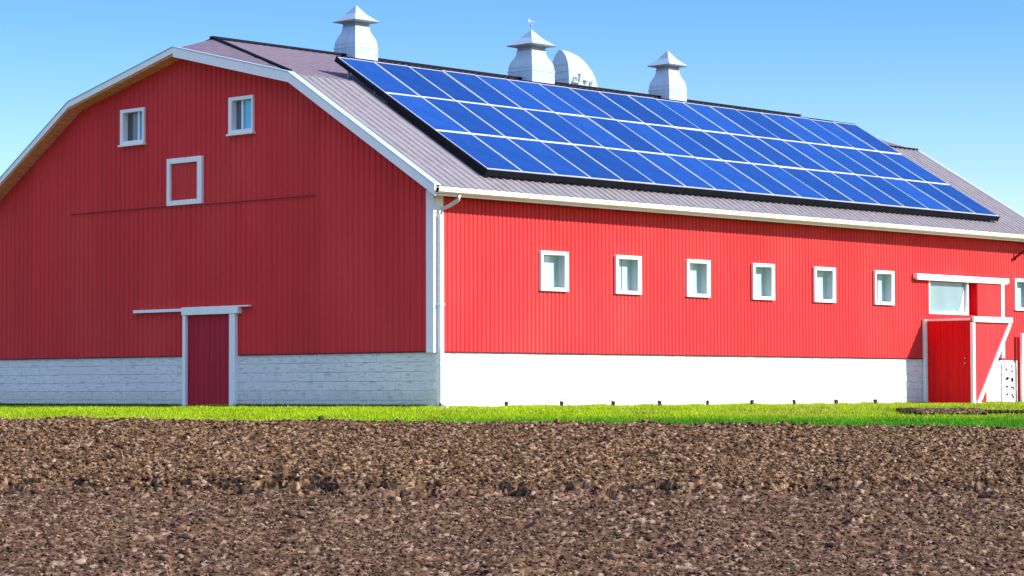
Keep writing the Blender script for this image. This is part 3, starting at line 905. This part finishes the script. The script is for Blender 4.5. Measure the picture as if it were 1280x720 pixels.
# front boards cut along the slanting brace
x = PX+.09
def diag(x): return max(-.04, (x-19.10)/(20.66-19.10)*(PT-.1-.06)+.06) if x > 19.10 else -.04
while x < 20.62:
    x2 = min(x+.27, 20.64)
    a0, a1 = diag(x), diag(x2)
    lo = [(x+.004,-PD-.0,a0),(x2-.004,-PD-.0,a1),(x2-.004,-PD-.0,PT-.101),(x+.004,-PD-.0,PT-.101)]
    if PT-.101-a1 > .01: mb.hexa(lo, [(p[0],p[1]+.03,p[2]) for p in lo])
    x += .27
mb.build('porch_panel', red_steel, po)
mb = MB(); mb.bar((19.06,-PD-.03,-.05),(20.68,-PD-.03,PT-.12), .055, .13, up=(1,0,-.2)); mb.build('brace', white, po)
mb = MB(); mb.box(PX+.03, 20.70, -PD+.03, -.08, PT-.05, PT+.0); mb.build('porch_roof', red_steel, po)
mb = MB(); mb.box(19.42,19.50,-PD+.05,-PD+.12,0,.62); mb.box(19.62,19.68,-PD+.1,-PD+.16,0,.75); mb.bar((19.35,-PD+.1,.1),(19.75,-PD+.1,.55),.05,.05)
mb.build('lower_strut', red_steel, po)

# ---- fin beyond the porch
mb = MB(); mb.box(23.58, 23.63, -.16, -.045, -.08, 1.85); fn = mb.build('buttress_board', red_steel, barn); fn['label'] = 'narrow red board standing out from the wall at the right edge'
mb = MB(); mb.box(23.55, 23.67, -.24, -.161, -.08, 1.95); mb.build('edge_post', white, fn)
# ---- white board with dark gaps
mb = MB(); mb.box(22.78, 23.50, -.045, -.014, -.04, 1.10)
vb = mb.build('vent_board', white, barn); vb['label'] = 'white board with two columns of dark broken gaps beside the porch'
rr = random.Random(4)
for cx, zs, s in ((23.03, (.90,.66,.64,.42,.20), .065), (22.90, (.64,.36,), .03), (23.32, (1.0,.86,.64,.60,.40,.36,.18,.12), .06)):
    for z in zs:
        n_ = 7; c0 = cx + rr.uniform(-.04,.04)
        pts = [(c0 + s*rr.uniform(.4,1.5)*math.cos(k*2*math.pi/n_), z + s*rr.uniform(.4,.95)*math.sin(k*2*math.pi/n_)) for k in range(n_)]
        mb = MB(); mb.hexa([(p[0], -.052, p[1]) for p in pts], [(p[0], -.046, p[1]) for p in pts])
        mb.build('vent_gap', stake_m, vb)

# ------------------------------------------------------------------ SOLAR ARRAY
ax0, ax1 = 1.68, 22.72; ncol, nrow = 18, 3
ct = 1/math.hypot(1, mlow); sn = mlow*ct
tv = Vector((0, ct, sn)); nv = Vector((0, -sn, ct))
y_b = .09
lift = .23
Pb = Vector((0, y_b, ZE + mlow*(y_b+EO))) + nv*lift
pw = (ax1-ax0)/ncol; ph = 5.79/nrow
arr = empty('solar_array', (ax0, Pb.y, Pb.z), 'large blue solar array of three rows racked over the barn roof', 'solar array')
# panel space: x along the eave, y up the slope, z out of the roof
import mathutils
rot = mathutils.Matrix((( 1,0,0),(0,ct,-sn),(0,sn,ct))).to_4x4()
fw = .018
mbp = MB(); gapx, gapy = .004, .012
x0, x1, y0, y1 = gapx, pw-gapx, gapy, ph-gapy
mbp.box(x0, x0+fw, y0, y1, -.035, .006); mbp.box(x1-fw, x1, y0, y1, -.035, .006)
mbp.box(x0+fw, x1-fw, y0, y0+fw*1.25, -.035, .006); mbp.box(x0+fw, x1-fw, y1-fw*1.25, y1, -.035, .006)
mbg = MB(); mbg.box(x0+fw, x1-fw, y0+fw*1.25, y1-fw*1.25, -.030, .0)
first = None
rowname = ['bottom', 'middle', 'top']
for r_ in range(nrow):
    for c_ in range(ncol):
        if first is None:
            p = mbp.build('solar_panel', alu_m, arr); g_ = mbg.build('cell_glass', panel_m, p)
            first = (p, g_)
        else:
            p = first[0].copy(); COL.objects.link(p); g_ = first[1].copy(); COL.objects.link(g_); g_.parent = p
        p.parent = arr
        jz = random.uniform(-.004, .004)
        off = rot @ Vector((c_*pw, r_*ph, jz))
        p.matrix_local = mathutils.Matrix.Translation(off) @ rot @ mathutils.Matrix.Rotation(random.uniform(-.004,.004), 4, 'X') @ mathutils.Matrix.Rotation(random.uniform(-.004,.004), 4, 'Y')
def in_arr(mb, name, mat, label=None):
    o = mb.build(name, mat, arr); o.matrix_local = rot.copy()
    if label: o['label'] = label
    return o
TW = ax1-ax0; THh = ph*nrow
mb = MB(); mb.box(-.01, TW+.01, -.04, .0, -.15, -.012)  # black strip stands in for the shadow gap below the raised array
in_arr(mb, 'edge_strip', dark_metal, 'black strip for the shadow gap under the lower edge of the array')
mb = MB(); mb.box(-.045, -.004, -.04, ph*2-.2, -.17, -.012); mb.box(-.045, -.004, ph*2-.2, THh, -.12, -.012)  # black strip paints the shaded underside along the left edge
in_arr(mb, 'edge_strip', dark_metal, 'black strip for the shadow gap under the left edge of the array')
mb = MB()
for r_ in range(nrow):
    for f in (.22, .78):
        yy = (r_+f)*ph; mb.box(0, TW, yy-.025, yy+.025, -.09, -.04)
in_arr(mb, 'mounting_rail', grey_m)
mb = MB(); mb.box(-.01, TW+.01, THh+.002, THh+.03, -.05, .022)
in_arr(mb, 'edge_strip', dark_metal, 'thin black flashing along the top edge of the array')
mb = MB(); mb.box(0, TW, ph-.012, ph+.012, -.03, -.005); mb.box(0, TW, 2*ph-.012, 2*ph+.012, -.03, -.005)
in_arr(mb, 'row_cover', alu_m)
# legs carrying the top row above the flatter upper roof
mb = MB()
for c_ in range(0, ncol+1, 3):
    x_ = min(max(c_*pw, .1), TW-.1)
    for f in (2.25, 2.8):
        wp = Pb + tv*(f*ph) + nv*(-.09)
        zr_ = ZK + mup*(wp.y-YK) if wp.y > YK else ZE + mlow*(wp.y+EO)
        a_ = Vector((x_, wp.y-Pb.y, wp.z-Pb.z)); b_ = Vector((x_, wp.y-Pb.y, zr_-Pb.z))
        mb.bar(a_, b_, .04, .04, up=(1,0,0))
mb.build('support_leg', grey_m, arr)

# ------------------------------------------------------------------ stakes along the wall
def stake_mb(s):
    mb = MB(); rr = random.Random(s)
    mb.hexa([(-.05,-.04,-.12),(.05,-.045,-.12),(.052,.04,-.12),(-.048,.045,-.12)], [(-.042,-.036,.10),(.046,-.03,.115),(.04,.036,.12),(-.038,.03,.105)])
    mb.hexa([(-.055,-.048,.09),(.058,-.046,.10),(.052,.046,.11),(-.05,.044,.095)], [(-.045,-.036,.125),(.046,-.034,.14),(.042,.034,.15),(-.04,.034,.13)])
    return mb
st_lab = ['short dark stake at the wall foot, nearest the barn corner',
 'short dark stake at the wall foot below the first window', 'short dark stake at the wall foot just left of the second window',
 'short dark stake between the second and third windows', 'short dark stake at the wall foot below the third window',
 'short dark stake just left of the fourth window', 'short dark stake between the fourth and fifth windows',
 'short dark stake at the wall foot below the fifth window', 'short dark stake nearest the porch, just left of the sixth window']
sm = None
for i, x in enumerate([1.99,3.82,5.60,7.31,9.10,10.87,12.62,14.42,16.20]):
    if sm is None:
        s_ = stake_mb(1).build('ground_stake', stake_m); sm = s_
    else:
        s_ = sm.copy(); COL.objects.link(s_)
    s_.location = (x, -.30, -.04); s_.scale = (.9, .9, .9); s_.rotation_euler = (random.uniform(-.12,.12), random.uniform(-.15,.15), random.uniform(0,3))
    tag(s_, st_lab[i], 'stake', 'dark stakes along the foot of the long wall')

# ------------------------------------------------------------------ light, sky, camera
S = Vector((.447*.853, -.894*.853, .521)).normalized()
el = math.asin(S.z); az = math.atan2(S.x, S.y)     # clockwise from +Y
world = bpy.data.worlds.new('World'); scene.world = world; world.use_nodes = True
nt = world.node_tree; bg = nt.nodes['Background']
sky = nt.nodes.new('ShaderNodeTexSky'); sky.sky_type = 'NISHITA'; sky.sun_disc = False
sky.sun_elevation = el; sky.sun_rotation = az
sky.altitude = 0; sky.air_density = 1.0; sky.dust_density = .3; sky.ozone_density = 3.0
hs = nt.nodes.new('ShaderNodeHueSaturation'); hs.inputs['Saturation'].default_value = 1.28; hs.inputs['Hue'].default_value = .516
nt.links.new(sky.outputs['Color'], hs.inputs['Color'])
tc = nt.nodes.new('ShaderNodeTexCoord'); sx = nt.nodes.new('ShaderNodeSeparateXYZ'); nt.links.new(tc.outputs['Generated'], sx.inputs[0])
rp = nt.nodes.new('ShaderNodeValToRGB'); e = rp.color_ramp.elements
e[0].position = 0; e[0].color = (1.0, .90, .97, 1); e[1].position = .15; e[1].color = (.54, .71, .90, 1)
nt.links.new(sx.outputs['Z'], rp.inputs['Fac'])
gm = nt.nodes.new('ShaderNodeMix'); gm.data_type = 'RGBA'; gm.blend_type = 'MULTIPLY'; gm.inputs[0].default_value = 1
nt.links.new(hs.outputs['Color'], gm.inputs[6]); nt.links.new(rp.outputs['Color'], gm.inputs[7])
# added bright veil high in the sky, out of view, put there to fill the shade
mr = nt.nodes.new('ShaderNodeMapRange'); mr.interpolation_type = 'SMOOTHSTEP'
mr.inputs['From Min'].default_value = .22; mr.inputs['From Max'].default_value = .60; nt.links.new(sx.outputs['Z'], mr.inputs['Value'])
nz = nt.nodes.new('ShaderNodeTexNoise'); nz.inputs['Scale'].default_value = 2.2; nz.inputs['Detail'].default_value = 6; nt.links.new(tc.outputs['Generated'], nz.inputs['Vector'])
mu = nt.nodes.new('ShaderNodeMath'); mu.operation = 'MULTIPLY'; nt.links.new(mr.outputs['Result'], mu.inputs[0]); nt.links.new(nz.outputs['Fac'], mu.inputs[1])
mx = nt.nodes.new('ShaderNodeMapRange'); mx.interpolation_type = 'SMOOTHSTEP'      # keeps the added fill on the half facing the gable
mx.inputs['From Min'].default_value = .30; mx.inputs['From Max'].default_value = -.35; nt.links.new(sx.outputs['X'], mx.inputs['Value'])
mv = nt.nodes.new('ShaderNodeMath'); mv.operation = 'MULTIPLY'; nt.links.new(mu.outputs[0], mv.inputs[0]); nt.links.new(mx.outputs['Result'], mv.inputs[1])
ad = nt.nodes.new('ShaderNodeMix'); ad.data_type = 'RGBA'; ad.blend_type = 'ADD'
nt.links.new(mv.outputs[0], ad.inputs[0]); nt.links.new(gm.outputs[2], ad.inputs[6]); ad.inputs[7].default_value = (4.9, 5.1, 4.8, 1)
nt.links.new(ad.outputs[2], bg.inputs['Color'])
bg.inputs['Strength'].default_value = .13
sun = bpy.data.lights.new('sun', 'SUN'); sun.energy = 4.2; sun.angle = R(.5); sun.color = (1, .945, .80)
so = bpy.data.objects.new('sun', sun); COL.objects.link(so)
so.rotation_euler = S.to_track_quat('Z', 'Y').to_euler()

cam = bpy.data.cameras.new('camera'); co = bpy.data.objects.new('camera', cam); COL.objects.link(co)
cam.sensor_width = 36; cam.lens = 86.694; cam.clip_start = .1; cam.clip_end = 5000
Fv = Vector((math.cos(YAW)*math.cos(PITCH), math.sin(YAW)*math.cos(PITCH), math.sin(PITCH)))
R0 = Vector((math.sin(YAW), -math.cos(YAW), 0)); U0 = R0.cross(Fv)
Rv = R0*math.cos(ROLL) + U0*math.sin(ROLL); Uv = -R0*math.sin(ROLL) + U0*math.cos(ROLL)
M = mathutils.Matrix((( Rv.x, Uv.x, -Fv.x), (Rv.y, Uv.y, -Fv.y), (Rv.z, Uv.z, -Fv.z))).to_4x4(); M.translation = CAM
co.matrix_world = M
scene.camera = co
scene.view_settings.view_transform = 'Standard'; scene.view_settings.look = 'None'
scene.view_settings.exposure = .95; scene.view_settings.gamma = 1
